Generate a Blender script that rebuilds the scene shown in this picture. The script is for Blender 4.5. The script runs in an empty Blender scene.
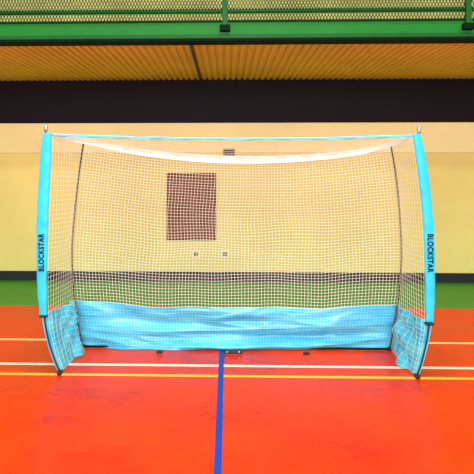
import bpy, bmesh, math, random
from mathutils import Vector, noise, Matrix
random.seed(3)
sc = bpy.context.scene
C = sc.collection
sc.view_settings.view_transform = 'Standard'
sc.view_settings.look = 'None'

# ------------------------------------------------------------------ camera model
F, UC, VC, EYE, TH = 620.0, 208.0, 171.0, 1.67, math.radians(1.8)
def at(u, v, Y):
    a = (u-UC)/F; b = (VC-v)/F
    dx = a*math.cos(TH)-math.sin(TH); dy = a*math.sin(TH)+math.cos(TH)
    t = Y/dy
    return Vector((dx*t, Y, EYE+b*t))
cam_d = bpy.data.cameras.new('camera'); cam = bpy.data.objects.new('camera', cam_d); C.objects.link(cam)
cam.location = (0, 0, EYE); cam.rotation_euler = (math.pi/2, 0, TH)
cam_d.sensor_width = 36; cam_d.lens = F/474*36
cam_d.shift_x = (237-UC)/474; cam_d.shift_y = (VC-237)/474
sc.camera = cam

# ------------------------------------------------------------------ materials
def lin(c):
    return tuple(((x/255)/12.92 if x/255 <= .04045 else ((x/255+.055)/1.055)**2.4) for x in c)+(1,)
def mat(name, rgb, rough=.6, spec=.4, metal=0, noise_amt=0, scale=5, bump=0, bscale=40, rgb2=None, detail=5, trans=0, stretch=None, rvar=0, ramp=(.32, .68), clear=0, nrough=.6, grain=0):
    m = bpy.data.materials.new(name); m.use_nodes = True
    nt = m.node_tree; b = nt.nodes['Principled BSDF']
    b.inputs['Base Color'].default_value = lin(rgb)
    b.inputs['Roughness'].default_value = rough
    b.inputs['Specular IOR Level'].default_value = spec
    b.inputs['Metallic'].default_value = metal
    b.inputs['Alpha'].default_value = 1-clear
    tc = nt.nodes.new('ShaderNodeTexCoord'); src = tc.outputs['Object']
    if stretch:
        mp = nt.nodes.new('ShaderNodeMapping'); mp.inputs['Scale'].default_value = stretch
        nt.links.new(src, mp.inputs['Vector']); src = mp.outputs['Vector']
    col = None
    if noise_amt or rgb2:
        n = nt.nodes.new('ShaderNodeTexNoise'); n.inputs['Scale'].default_value = scale; n.inputs['Detail'].default_value = detail
        n.inputs['Roughness'].default_value = nrough
        nt.links.new(src, n.inputs['Vector'])
        r = nt.nodes.new('ShaderNodeValToRGB')
        r.color_ramp.elements[0].position = ramp[0]; r.color_ramp.elements[1].position = ramp[1]
        c = lin(rgb)
        r.color_ramp.elements[0].color = tuple(x*(1-noise_amt) for x in c[:3])+(1,)
        r.color_ramp.elements[1].color = lin(rgb2) if rgb2 else tuple(min(1, x*(1+noise_amt)) for x in c[:3])+(1,)
        fac = n.outputs['Fac']
        if grain:                      # finer mottling mixed over the broad patches
            g = nt.nodes.new('ShaderNodeTexNoise'); g.inputs['Scale'].default_value = grain; g.inputs['Detail'].default_value = 6; g.inputs['Roughness'].default_value = .7
            nt.links.new(src, g.inputs['Vector'])
            mxx = nt.nodes.new('ShaderNodeMix'); mxx.data_type = 'FLOAT'; mxx.inputs[0].default_value = .35
            nt.links.new(fac, mxx.inputs[2]); nt.links.new(g.outputs['Fac'], mxx.inputs[3]); fac = mxx.outputs[0]
        nt.links.new(fac, r.inputs['Fac']); col = r.outputs['Color']; nt.links.new(col, b.inputs['Base Color'])
        if rvar:
            mr = nt.nodes.new('ShaderNodeMapRange'); mr.inputs['From Min'].default_value = .3; mr.inputs['From Max'].default_value = .7
            mr.inputs['To Min'].default_value = rough-rvar; mr.inputs['To Max'].default_value = rough+rvar
            nt.links.new(n.outputs['Fac'], mr.inputs['Value']); nt.links.new(mr.outputs['Result'], b.inputs['Roughness'])
    if bump:
        n2 = nt.nodes.new('ShaderNodeTexNoise'); n2.inputs['Scale'].default_value = bscale
        nt.links.new(src, n2.inputs['Vector'])
        bp = nt.nodes.new('ShaderNodeBump'); bp.inputs['Strength'].default_value = bump
        nt.links.new(n2.outputs['Fac'], bp.inputs['Height']); nt.links.new(bp.outputs['Normal'], b.inputs['Normal'])
    if trans:
        t = nt.nodes.new('ShaderNodeBsdfTranslucent'); mx = nt.nodes.new('ShaderNodeMixShader'); mx.inputs[0].default_value = trans
        if col: nt.links.new(col, t.inputs['Color'])
        else: t.inputs['Color'].default_value = lin(rgb)
        nt.links.new(b.outputs[0], mx.inputs[1]); nt.links.new(t.outputs[0], mx.inputs[2])
        nt.links.new(mx.outputs[0], nt.nodes['Material Output'].inputs['Surface'])
    return m
M = dict(
    floor=mat('orange_sports_floor', (188, 26, 2), .34, .14, scale=1.0, bump=.04, bscale=90, rgb2=(238, 66, 4), detail=5, rvar=.12, ramp=(.34, .64), nrough=.55, grain=12),
    green_floor=mat('green_sports_floor', (66, 146, 46), .5, .2, noise_amt=.08, scale=2),
    white_line=mat('white_line_paint', (250, 228, 196), .5, .3, noise_amt=.06, scale=9),
    cream_line=mat('cream_line_paint', (250, 216, 132), .5, .3, noise_amt=.06, scale=9),
    yellow_line=mat('yellow_line_paint', (240, 190, 50), .5, .3, noise_amt=.10, scale=9),
    blue_line=mat('blue_line_paint', (16, 64, 164), .5, .2, noise_amt=.06, scale=9),
    wall=mat('cream_wall_paint', (238, 225, 140), .75, .2, noise_amt=.08, scale=.6, bump=.04, bscale=90, detail=3),  # broad noise paints uneven warm shading into the wall colour
    wall_light=mat('pale_cream_wall_paint', (250, 241, 178), .75, .2, noise_amt=.05, scale=.8),
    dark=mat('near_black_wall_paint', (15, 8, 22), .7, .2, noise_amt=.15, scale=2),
    upper=mat('pale_cream_upper_wall', (204, 202, 130), .8, .2, noise_amt=.2, scale=1.5),
    base=mat('dark_baseboard', (34, 36, 44), .6, .3, noise_amt=.1, scale=4),
    ceil=mat('yellow_corrugated_steel', (222, 208, 70), .5, .25, noise_amt=.08, scale=1.5),
    green=mat('green_painted_steel', (6, 112, 28), .5, .2, noise_amt=.08, scale=5),
    green_rail=mat('green_rail_paint', (6, 112, 30), .4, .3, noise_amt=.05, scale=5),
    green_mid=mat('mid_green_painted_steel', (5, 80, 26), .5, .2, noise_amt=.08, scale=5),
    green_dk=mat('dark_green_painted_steel', (3, 30, 12), .7, .05, noise_amt=.08, scale=5),
    joist=mat('dark_brown_steel', (64, 46, 20), .6, .3, noise_amt=.1, scale=5),
    seam=mat('wall_seam', (210, 195, 130), .7, .3, noise_amt=.1, scale=5),
    rnet=mat('dark_railing_netting', (6, 36, 14), .8, .2, noise_amt=.1, scale=5),
    cyan=mat('cyan_nylon_fabric', (34, 192, 232), .5, .35, noise_amt=.10, scale=5, bump=.3, bscale=16),
    hem=mat('pale_cyan_hem_fabric', (90, 206, 238), .6, .3, noise_amt=.08, scale=6),
    skirt=mat('cyan_skirt_fabric', (18, 168, 222), .34, .55, scale=2.0, rgb2=(92, 214, 246), trans=.12, stretch=(1, 1, 5), detail=3),  # pale streaks paint the light and dark of folds into the cloth
    side=mat('brightened_side_fabric', (36, 198, 244), .4, .45, scale=4, rgb2=(100, 225, 252), trans=.3, stretch=(1, 1, 2), detail=2),  # skirt cloth with its colour lightened, since little light reaches the sides
    pale=mat('pale_blue_white_webbing', (230, 249, 255), .7, .3, noise_amt=.05, scale=14, trans=.2, clear=.15),
    net=mat('off_white_net_cord', (251, 249, 234), .7, .2, noise_amt=.02, scale=5),
    black=mat('black_fibreglass', (18, 18, 22), .45, .45, noise_amt=.1, scale=8),
    pole=mat('dark_grey_fibreglass', (36, 40, 48), .45, .45, noise_amt=.1, scale=8),
    ink=mat('black_print', (6, 10, 20), .7, .1, noise_amt=.05, scale=8),
    steel=mat('grey_steel', (185, 188, 190), .35, .5, metal=.7, noise_amt=.05, scale=8),
    brown=mat('brown_board', (136, 70, 28), .75, .15, noise_amt=.14, scale=8),
    brown_dk=mat('dark_brown_wood', (98, 47, 22), .7, .15, noise_amt=.12, scale=8),
    plate=mat('white_plastic_plate', (240, 234, 206), .4, .4, noise_amt=.02, scale=8),
    socket=mat('brown_grey_plastic', (128, 114, 88), .5, .4, noise_amt=.06, scale=8),
    grey=mat('grey_plastic', (92, 84, 70), .5, .4, noise_amt=.06, scale=8),
)

# ------------------------------------------------------------------ mesh helpers
def obj(name, bm, m, parent=None, smooth=False):
    bmesh.ops.recalc_face_normals(bm, faces=bm.faces)
    me = bpy.data.meshes.new(name); bm.to_mesh(me); bm.free()
    me.materials.append(M[m])
    if smooth:
        for p in me.polygons: p.use_smooth = True
    o = bpy.data.objects.new(name, me); C.objects.link(o)
    if parent is not None:
        o.parent = parent
        o.matrix_parent_inverse = Matrix.Translation(parent.location).inverted()
    return o
def structure(name, bm, m, smooth=False):
    o = obj(name, bm, m, None, smooth); o['kind'] = 'structure'; return o
def thing(name, label, cat, loc, group=None):
    o = bpy.data.objects.new(name, None); C.objects.link(o); o.location = loc
    o['label'] = label; o['category'] = cat
    if group: o['group'] = group
    return o
def box(bm, x0, x1, y0, y1, z0, z1, bev=0):
    t = bmesh.new()
    vs = [t.verts.new((x, y, z)) for x in (x0, x1) for y in (y0, y1) for z in (z0, z1)]
    for f in ((0,1,3,2), (4,6,7,5), (0,4,5,1), (2,3,7,6), (0,2,6,4), (1,5,7,3)):
        t.faces.new([vs[i] for i in f])
    if bev: bmesh.ops.bevel(t, geom=list(t.edges), offset=bev, segments=2, affect='EDGES', profile=.5)
    me = bpy.data.meshes.new('tmp'); t.to_mesh(me); t.free(); bm.from_mesh(me); bpy.data.meshes.remove(me)
    return bm
def tube(bm, pts, r, sides=8, caps=True):
    n = len(pts); rings = []
    for i, p in enumerate(pts):
        tg = (pts[min(i+1, n-1)]-pts[max(i-1, 0)]).normalized()
        ref = Vector((0, 1, 0)) if abs(tg.y) < .9 else Vector((0, 0, 1))
        a = tg.cross(ref).normalized(); b = tg.cross(a)
        rr = r[i] if isinstance(r, (list, tuple)) else r
        rings.append([bm.verts.new(p+a*rr*math.cos(2*math.pi*k/sides)+b*rr*math.sin(2*math.pi*k/sides)) for k in range(sides)])
    for i in range(n-1):
        for k in range(sides):
            bm.faces.new((rings[i][k], rings[i][(k+1) % sides], rings[i+1][(k+1) % sides], rings[i+1][k]))
    if caps: bm.faces.new(rings[0]); bm.faces.new(rings[-1][::-1])
    return bm
def curve(pts):                       # Catmull-Rom through points, t in 0..1
    pts = [Vector(p) for p in pts]; n = len(pts)-1
    L = [0]
    for i in range(n): L.append(L[-1]+(pts[i+1]-pts[i]).length)
    def f(t):
        s = min(max(t, 0), 1)*L[-1]; i = 0
        while i < n-1 and s > L[i+1]: i += 1
        q = (s-L[i])/(L[i+1]-L[i])
        p0 = pts[i-1] if i else pts[0]*2-pts[1]; p1 = pts[i]; p2 = pts[i+1]; p3 = pts[i+2] if i+2 <= n else pts[n]*2-pts[n-1]
        return .5*((2*p1)+(p2-p0)*q+(2*p0-5*p1+4*p2-p3)*q*q+(3*p1-p0-3*p2+p3)*q**3)
    return f
def samp(f, n): return [f(i/n) for i in range(n+1)]
def sub(f, a, b): return lambda t: f(a+(b-a)*t)
def at_z(f, z):                       # parameter where the curve comes down to height z
    lo, hi = 0, 1
    for _ in range(40):
        m_ = (lo+hi)/2
        if f(m_).z > z: lo = m_
        else: hi = m_
    return lo
def net(name, S, nu, nv, parent, r=.0014, ru=30, rv=30, m='net'):
    bm = bmesh.new()
    for i in range(nu+1): tube(bm, [S(i/nu, j/rv) for j in range(rv+1)], r, 4, False)
    for j in range(nv+1): tube(bm, [S(i/ru, j/nv) for i in range(ru+1)], r, 4, False)
    return obj(name, bm, m, parent)
def sheet(S, nu, nv, th=.003):
    bm = bmesh.new()
    g = [[bm.verts.new(S(i/nu, j/nv)) for j in range(nv+1)] for i in range(nu+1)]
    for i in range(nu):
        for j in range(nv): bm.faces.new((g[i][j], g[i+1][j], g[i+1][j+1], g[i][j+1]))
    bmesh.ops.recalc_face_normals(bm, faces=bm.faces)
    if th: bmesh.ops.solidify(bm, geom=list(bm.faces), thickness=th)
    return bm

# ------------------------------------------------------------------ the hall
YW = 9.41; YG = 7.62; X0, X1 = -9, 9
Zb, Zc, Zd = .14, 2.40, 3.05          # baseboard top, cream top, dark band top
structure('floor', box(bmesh.new(), X0, X1, -8, YG, -.1, 0), 'floor')
structure('floor_green', box(bmesh.new(), X0, X1, YG, YW, -.1, 0), 'green_floor')
structure('wall_back', box(bmesh.new(), X0, X1, YW, YW+.2, 0, Zc-.46), 'wall')
structure('wall_back_rail', box(bmesh.new(), X0, X1, YW, YW+.2, Zc-.45, Zc), 'wall_light')
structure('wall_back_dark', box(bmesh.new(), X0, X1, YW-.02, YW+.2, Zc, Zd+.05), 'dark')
structure('wall_back_upper', box(bmesh.new(), X0, X1, YW, YW+.2, Zd+.05, 6.0), 'upper')
bm = bmesh.new(); box(bm, X0, X1, YW-.006, YW+.05, Zc-.46, Zc-.45); structure('trim_1', bm, 'seam')
structure('baseboard_back', box(bmesh.new(), X0, X1, YW-.02, YW, 0, Zb, .004), 'base')
# floor lines
def fline(name, x0, x1, y0, y1, m, z=.002):
    return structure(name, box(bmesh.new(), x0, x1, y0, y1, .0, z), m)
fline('floor_line_yellow', X0, X1, 5.026, 5.074, 'yellow_line')
fline('floor_line_white', X0, X1, 5.29, 5.342, 'white_line')
fline('floor_line_cream', X0, X1, 6.06, 6.11, 'cream_line')
fline('floor_line_blue', -.076, -.032, -7.9, YG, 'blue_line', .003)
# balcony
YB = 6.58
bm = bmesh.new()                      # corrugated soffit: trapezoid ribs running away from the camera
prof = []; x = X0; p = .088
while x < X1:
    prof += [(x, Zd), (x+.048, Zd), (x+.058, Zd+.023), (x+.078, Zd+.023)]; x += p
rows = [[bm.verts.new((a, y, b)) for a, b in prof] for y in (YB+.02, YW)]
for i in range(len(prof)-1): bm.faces.new((rows[0][i], rows[0][i+1], rows[1][i+1], rows[1][i]))
structure('ceiling', bm, 'ceil')
structure('ceiling_slab', box(bmesh.new(), X0, X1, YB+.06, YW, Zd+.05, Zd+.16), 'upper')
bm = bmesh.new(); box(bm, X0, X1, YB-.02, YB+.06, Zd+.06, Zd+.195, .006); structure('trim_2', bm, 'green')
bm = bmesh.new(); box(bm, X0, X1, YB-.05, YB+.16, Zd-.012, Zd+.02, .006); structure('trim_3', bm, 'green_dk')  # dark green flange, extended so its colour paints the shade under the beam
bm = bmesh.new(); box(bm, X0, X1, YB-.04, YB+.1, Zd+.02, Zd+.062, .004); structure('trim_5', bm, 'green_mid')
# joist under the soffit
bm = bmesh.new(); xj = at(190, 46, YB).x; box(bm, xj-.014, xj+.014, YB+.16, YW-.03, Zd-.035, Zd-.002, .004); structure('trim_4', bm, 'joist')
# railing
rail = thing('balcony_railing', 'green steel balcony railing with dark netting along the top above the goal', 'railing', (0, YB, Zd+.195))
zt = 4.25
for u in (-18, 225, 468, 711):
    xp = at(u, 20, YB-.05).x
    po = obj('post', box(bmesh.new(), xp-.029, xp+.029, YB-.08, YB-.024, Zd+.09, zt, .005), 'green_mid', rail)
    bm = bmesh.new(); box(bm, xp-.055, xp+.055, YB-.09, YB-.02, Zd+.09, Zd+.155, .006)
    b = obj('bracket', bm, 'green_dk', po)
for z, r, m in ((zt, .03, 'green'), (3.36, .026, 'green_rail'), (3.255, .012, 'green_mid')):
    obj('rail', tube(bmesh.new(), [Vector((X0, YB-.02, z)), Vector((X1, YB-.02, z))], r, 10), m, rail, True)
bm = bmesh.new()
x = -3.2
while x < 4.4:
    for d in (-1, 1):
        tube(bm, [Vector((x, YB-.052, 3.24)), Vector((x+d*.45, YB-.052, 3.24+.9))], .0039, 4, False)
    x += .033
obj('netting', bm, 'rnet', rail)

# ------------------------------------------------------------------ wall fixtures
def wx(u, v): return at(u, v, YW)
a = wx(167, 173); b = wx(216, 240)
pn = thing('wall_panel', 'brown framed lattice panel fixed on the cream wall behind the net', 'panel', ((a.x+b.x)/2, YW, b.z))
bm = bmesh.new(); box(bm, a.x+.02, b.x-.02, YW-.025, YW-.001, b.z+.02, a.z-.02); obj('board', bm, 'brown', pn)
bm = bmesh.new()
for x0, x1, z0, z1 in ((a.x, b.x, a.z-.025, a.z), (a.x, b.x, b.z, b.z+.025), (a.x, a.x+.025, b.z+.025, a.z-.025), (b.x-.025, b.x, b.z+.025, a.z-.025)):
    box(bm, x0, x1, YW-.05, YW-.001, z0, z1, .004)
obj('frame', bm, 'brown_dk', pn)
bm = bmesh.new()
n = 9
for i in range(1, n):
    xx = a.x+.025+(b.x-a.x-.05)*i/n; box(bm, xx-.007, xx+.007, YW-.036, YW-.024, b.z+.025, a.z-.025)
for i in range(1, 13):
    zz = b.z+.025+(a.z-b.z-.05)*i/13; box(bm, a.x+.025, b.x-.025, YW-.038, YW-.024, zz-.007, zz+.007)
obj('lattice', bm, 'brown_dk', pn)
def socket(u, v, label):
    p = wx(u, v)
    t = thing('wall_socket', label, 'socket', (p.x, YW, p.z), 'wall sockets under the brown panel')
    obj('cover_plate', box(bmesh.new(), p.x-.062, p.x+.062, YW-.014, YW, p.z-.058, p.z+.058, .004), 'plate', t)
    obj('outlet', box(bmesh.new(), p.x-.034, p.x+.034, YW-.02, YW-.01, p.z-.03, p.z+.03, .003), 'socket', t)
socket(196, 254, 'small white wall socket directly below the brown panel')
socket(225, 254, 'small white wall socket lower right of the brown panel, beyond its edge')
p = wx(229, 152.5)
t = thing('wall_vent', 'small grey slotted vent high on the cream wall', 'vent', (p.x, YW, p.z))
obj('frame', box(bmesh.new(), p.x-.09, p.x+.09, YW-.02, YW, p.z-.055, p.z+.055, .005), 'grey', t)
for k in range(3):
    zz = p.z-.026+k*.026
    obj('slat', box(bmesh.new(), p.x-.075, p.x+.075, YW-.03, YW-.018, zz-.006, zz+.006, .002), 'base', t)

# ------------------------------------------------------------------ the goal
YF, YR = 5.05, 5.82
def path(px, Y): return [at(u, v, Y) for u, v in px]
fl_px = [(46, 128), (45, 150), (43, 180), (41.5, 210), (41, 245), (42, 285), (44, 316), (48, 340), (54, 360), (60, 375)]
fr_px = [(419, 130), (421, 150), (425, 180), (428, 210), (430, 245), (430.5, 285), (429.5, 322), (426, 345), (421, 365), (417, 377)]
rl_px = [(84, 140), (79.5, 170), (75, 210), (72, 250), (73, 285), (76.5, 318), (82, 348)]
rr_px = [(391, 145), (395.5, 172), (399.5, 210), (401.5, 250), (400, 285), (396, 320), (390, 350)]
def ground(pts):
    z = pts[-1].z
    n = len(pts)
    for i, q in enumerate(pts): q.z -= (z-.012)*(i/(n-1))
    return pts
FL, FR = curve(ground(path(fl_px, YF))), curve(ground(path(fr_px, YF)))
RL, RR = curve(ground(path(rl_px, YR))), curve(ground(path(rr_px, YR)))
gx = (FL(1).x+FR(1).x)/2
G = thing('portable_goal', 'portable goal with cyan sleeves, white net and dark poles standing on the orange floor', 'goal', (gx, YF, 0))

for f in (FL, FR):
    po = obj('front_pole', tube(bmesh.new(), samp(f, 40), .007, 10), 'black', G, True)
    tp = f(0); bm = bmesh.new(); tube(bm, [tp+Vector((0, 0, -.03)), tp, tp+Vector((0, 0, .02)), tp+Vector((0, 0, .03))], [.015, .015, .013, .005], 10)
    obj('pole_tip', bm, 'steel', po, True)['label'] = 'grey metal tip'
    ft = f(1); bm = bmesh.new(); box(bm, ft.x-.018, ft.x+.018, YF-.035, YF+.03, .0005, .032, .009); obj('foot', bm, 'black', po)
for f in (RL, RR):
    po = obj('rear_pole', tube(bmesh.new(), samp(f, 40), .0085, 10), 'pole', G, True)
    ft = f(1); bm = bmesh.new(); box(bm, ft.x-.018, ft.x+.018, YR-.015, YR+.03, .0005, .03, .008); obj('foot', bm, 'black', po)
# base bars on the floor
bm = bmesh.new(); tube(bm, [Vector((RL(1).x, YR, .014)), Vector((RR(1).x, YR, .014))], .010, 10); obj('rear_base_bar', bm, 'black', G, True)
for f, s in (((FL, RL), -1), ((FR, RR), 1)):
    bm = bmesh.new(); q0 = f[0](1).copy(); q1 = f[1](1).copy(); q0.z = q1.z = .009; q0.x += s*.03; q1.x += s*.05; q0.y += .03
    obj('side_base_bar', tube(bm, [q0, q1], .007, 10), 'black', G, True)

# sleeves
lo = [(43, 133), (40, 165), (37.5, 205), (36.5, 240), (37, 280), (39.5, 316)]
li = [(52, 133), (51, 165), (49, 205), (48, 240), (47, 280), (47.5, 316)]
ro = [(420.5, 134), (427, 165), (432, 205), (434.5, 240), (435, 285), (433.5, 322)]
ri = [(412.5, 134), (417, 165), (421.5, 205), (424, 240), (425, 285), (425.5, 322)]
def sleeve(o_, i_):
    fo, fi = curve(path(o_, YF)), curve(path(i_, YF))
    bm = bmesh.new(); rings = []; n = 110; k = 20
    for s in range(n+1):
        t = s/n; A, B = fo(t), fi(t); c = (A+B)/2; w = (B-A)/2
        ring = []
        for q in range(k):
            an = 2*math.pi*q/k
            wr = 1+.35*noise.noise(Vector((t*22+math.cos(an)*1.2, math.cos(an)*1.5, 3)))
            sn = math.sin(an); sn = math.copysign(abs(sn)**.6, sn)
            ring.append(bm.verts.new(c+w*math.cos(an)*(1+.16*noise.noise(Vector((t*13, math.copysign(2, math.cos(an)), 1))))+Vector((0, .016*wr*sn, 0))))
        rings.append(ring)
    for s in range(n):
        for q in range(k): bm.faces.new((rings[s][q], rings[s][(q+1) % k], rings[s+1][(q+1) % k], rings[s+1][q]))
    bm.faces.new(rings[0]); bm.faces.new(rings[-1])
    return obj('sleeve', bm, 'cyan', G, True), fi
sl, FLI = sleeve(lo, li); sr, FRI = sleeve(ro, ri)
def lettering(txt, c, height, length, rot, parent, m='ink'):
    cu = bpy.data.curves.new('t', 'FONT'); cu.body = txt; cu.size = 1; cu.align_x = 'CENTER'; cu.align_y = 'CENTER'; cu.offset = .03; cu.extrude = .01
    cu.space_character = 1.12
    o = bpy.data.objects.new('t', cu); C.objects.link(o)
    dg = bpy.context.evaluated_depsgraph_get(); dg.update()
    me = bpy.data.meshes.new_from_object(o.evaluated_get(dg))
    bpy.data.objects.remove(o)
    xs = [v.co.x for v in me.vertices]; ys = [v.co.y for v in me.vertices]
    cx, cy = (max(xs)+min(xs))/2, (max(ys)+min(ys))/2
    sx = length/(max(xs)-min(xs)); sy = height/(max(ys)-min(ys))
    R = Matrix.Rotation(rot, 4, 'Y') @ Matrix.Rotation(math.pi/2, 4, 'X')
    for v in me.vertices:
        q = R @ Vector(((v.co.x-cx)*sx, (v.co.y-cy)*sy, v.co.z*.1)); v.co = q+c
    me.materials.clear(); me.materials.append(M[m])
    n_ = bpy.data.objects.new('lettering', me); C.objects.link(n_); n_.parent = parent
    return n_
lettering('BLOCKSTAR', at(42, 252, YF)+Vector((0, -.0235, 0)), .048, .31, -math.pi/2, sl)
lettering('BLOCKSTAR', at(429.6, 253, YF)+Vector((0, -.0235, 0)), .048, .31, math.pi/2, sr)
# black clips where the sleeves end
for f, v in ((FL, 317), (FR, 322)):
    q = at(UC, v, YF).z; q = f(at_z(f, q)); bm = bmesh.new(); box(bm, q.x-.034, q.x+.03, YF-.036, YF+.03, q.z-.009, q.z+.009, .006)
    obj('clip', bm, 'black', G)

# top hem between the front tips
A = FLI(.004); B = FRI(.004)
def hem(t):
    q = A.lerp(B, t); q.z -= .03*4*t*(1-t)+.005*noise.noise(Vector((t*18, 0, 5))); return q
H = lambda u, v: hem(u)+Vector((0, .006*math.sin(u*70)*v, -.018*v*(1+.35*noise.noise(Vector((u*25, 3, 0))))))
obj('top_hem', sheet(H, 90, 2, .003), 'hem', G, True)
# sagging top band: from the front corners back over the rear poles and across
RLt, RRt = RL(.0)+Vector((0, 0, -.005)), RR(.0)+Vector((0, 0, -.005))
mid_z = at(236, 157.5, YR).z
def sag(t):
    q = RLt.lerp(RRt, t); d = (RLt.z+RRt.z)/2-mid_z
    q.z -= d*(1-(abs(2*t-1))**2.1); return q
bc = curve([A+Vector((.02, .02, -.02)), A.lerp(RLt, .55)+Vector((.03, .02, -.005))]+[sag(k/14)+Vector((0, 0, .01)) for k in range(1, 14)]+[B.lerp(RRt, .55)+Vector((-.03, .02, -.005)), B+Vector((-.02, .02, -.02))])
Bd = lambda u, v: bc(u)+Vector((0, .012*math.sin(v*3)+.016*noise.noise(Vector((u*50, v*1.2, 0))), -(.010+.062*math.sin(math.pi*u)**.9)*v+.006*math.sin(math.pi*u)))
obj('top_band', sheet(Bd, 200, 8, .0), 'pale', G, True)

# skirt
SKR_L, SKR_R = at_z(RL, at(78, 301, YR).z), at_z(RR, at(397, 305, YR).z)
bl, br = sub(RL, SKR_L, 1), sub(RR, SKR_R, 1)
def ridge(x, y, z):                   # creases
    n_ = noise.noise(Vector((x, y, z)))
    return 1-math.sqrt(n_*n_+.003)*2.2
def skirt_back(u, v):
    q = bl(v).lerp(br(v), u)
    e = math.sin(math.pi*u)**.4
    q.z -= (1-v)*(.040*4*u*(1-u)+.030*noise.noise(Vector((u*6, 0, 4)))*e+.008*noise.noise(Vector((u*15, 0, 14)))*e)
    w_ = v-.5*4*u*(1-u)*.4             # folds hang in swags between the two corners
    fold = .060*ridge(u*2.2, w_*2.8, 1)+.022*ridge(u*5-v*1.5, w_*4+u*2, 7)
    q.y += .03-fold*e
    q.y -= .07*max(0, v-.72)/.28*(.6+.6*noise.noise(Vector((u*11, 0, 9))))*e
    q.z = max(q.z-.012*v, .004)
    return q
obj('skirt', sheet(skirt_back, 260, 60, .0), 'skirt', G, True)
SKF_L, SKF_R = at_z(FL, at(UC, 316, YF).z), at_z(FR, at(UC, 321, YF).z)
def side_skirt(front, rear, a0, b0, sgn):   # starts behind the front pole, turns inward across the corner, then runs back to the rear pole
    ff, rf = sub(front, a0, .99), sub(rear, b0, 1)
    def S(u, v):
        w = .062-.030*v
        P = ff(v)
        if u < .35:
            k = u/.35
            q = P+Vector((sgn*(.026-.010*v-w*k*1.15), .014+.05*k*k, .02*k*(1-v)))
            q.y += .02*noise.noise(Vector((k*2, v*5, 3+sgn)))*k
            q.z = max(q.z-.010*v, .004); return q
        u = (u-.35)/.65
        S0 = P+Vector((sgn*(.026-.010*v-w*1.15), .064+.02*noise.noise(Vector((2, v*5, 3+sgn))), .02*(1-v)))
        q = S0.lerp(rf(v)+Vector((sgn*.014, .012, .015*(1-v))), u)
        s = math.sin(math.pi*u)
        q.x += sgn*s*(.065*ridge(u*2.2, v*2.6+u*2.6, 2+sgn)-.06)
        q.z = max(q.z-.010*v, .004)
        return q
    return S
SKL, SKR = side_skirt(FL, RL, SKF_L, SKR_L, -1), side_skirt(FR, RR, SKF_R, SKR_R, 1)
obj('skirt', sheet(SKL, 60, 40, .0), 'side', G, True)
obj('skirt', sheet(SKR, 60, 40, .0), 'side', G, True)

# nets
nl, nr = sub(RL, .0, SKR_L), sub(RR, .0, SKR_R)
def back(u, v):
    l, r = nl(v), nr(v); q = l.lerp(r, u)
    top = sag(u); bot = skirt_back(u, 0)
    ct = RLt.lerp(RRt, u); cb = nl(1).lerp(nr(1), u)
    q += (top-ct)*(1-v)+(bot-cb)*v
    e = math.sin(math.pi*u)**.6*math.sin(math.pi*v)
    q.y += .10*e
    q.x += .03*noise.noise(Vector((u*5, v*4, 11)))*e; q.z += .036*noise.noise(Vector((u*5, v*4, 23)))*e
    return q
net('back_net', back, 98, 53, G, r=.0014)
def roof(u, v):
    q = (hem(u)).lerp(sag(u), v); q.z -= .02*math.sin(math.pi*v)*math.sin(math.pi*u); return q
net('roof_net', roof, 98, 9, G, r=.0010, ru=50, rv=10)
def low(u, v):
    q = skirt_back(u, v*.9); q.y -= .012; return q
net('lower_back_net', low, 98, 13, G, r=.0004, ru=120, rv=24)
def side(fi, rear, sk, sgn):
    def S(u, v):
        q = fi(v).lerp(rear(v*sk), u); q.x -= sgn*(.03*math.sin(math.pi*u)*math.sin(math.pi*v)+.008); return q
    return S
for S, K, s in ((side(FLI, RL, SKR_L, -1), SKL, -1), (side(FRI, RR, SKR_R, 1), SKR, 1)):
    net('side_net', S, 12, 38, G, r=.0011, ru=10, rv=60)
    net('lower_side_net', lambda u, v: K(.2+.78*u, v*.97)+Vector((-s*.012, -.008, .003)), 8, 11, G, r=.0009, ru=30, rv=24)

# hinge in the middle of the rear base bar and small tabs on the skirt
c = at(233, 345, YR-.14)
hg = obj('hinge', box(bmesh.new(), c.x-.085, c.x+.085, YR-.175, YR-.155, .006, .044, .006), 'black', G)
for s in (-1, 1):
    bm = bmesh.new(); q = Vector((c.x+s*.055, YR-.175, .025)); tube(bm, [q+Vector((0, -.006, 0)), q+Vector((0, .004, 0))], .007, 10)
    obj('bolt', bm, 'steel', hg)
for u in (160, 306):
    c = at(u, 346, YR-.14)
    obj('tab', box(bmesh.new(), c.x-.028, c.x+.028, YR-.175, YR-.155, .004, .028, .006), 'black', G)

# ------------------------------------------------------------------ light
w = bpy.data.worlds.new('hall_ambient'); sc.world = w; w.use_nodes = True
w.node_tree.nodes['Background'].inputs['Color'].default_value = (1, .97, .9, 1)
w.node_tree.nodes['Background'].inputs['Strength'].default_value = .40
def area(name, loc, rot, sx, sy, power, col=(1, .98, .92)):
    l = bpy.data.lights.new(name, 'AREA'); l.shape = 'RECTANGLE'; l.size = sx; l.size_y = sy; l.energy = power; l.color = col
    o = bpy.data.objects.new(name, l); C.objects.link(o); o.location = loc; o.rotation_euler = rot
for x in (-4.5, 0, 4.5):
    for y in (-1, 3.5):
        area('hall_lamp', (x, y, 6.5), (0, 0, 0), 1.6, .6, 160)
area('front_fill', (0, -7.5, 3.2), (math.radians(90), 0, 0), 5, 3.2, 1550, (1, .98, .92))  # added fill behind the camera for wall, soffit and goal front
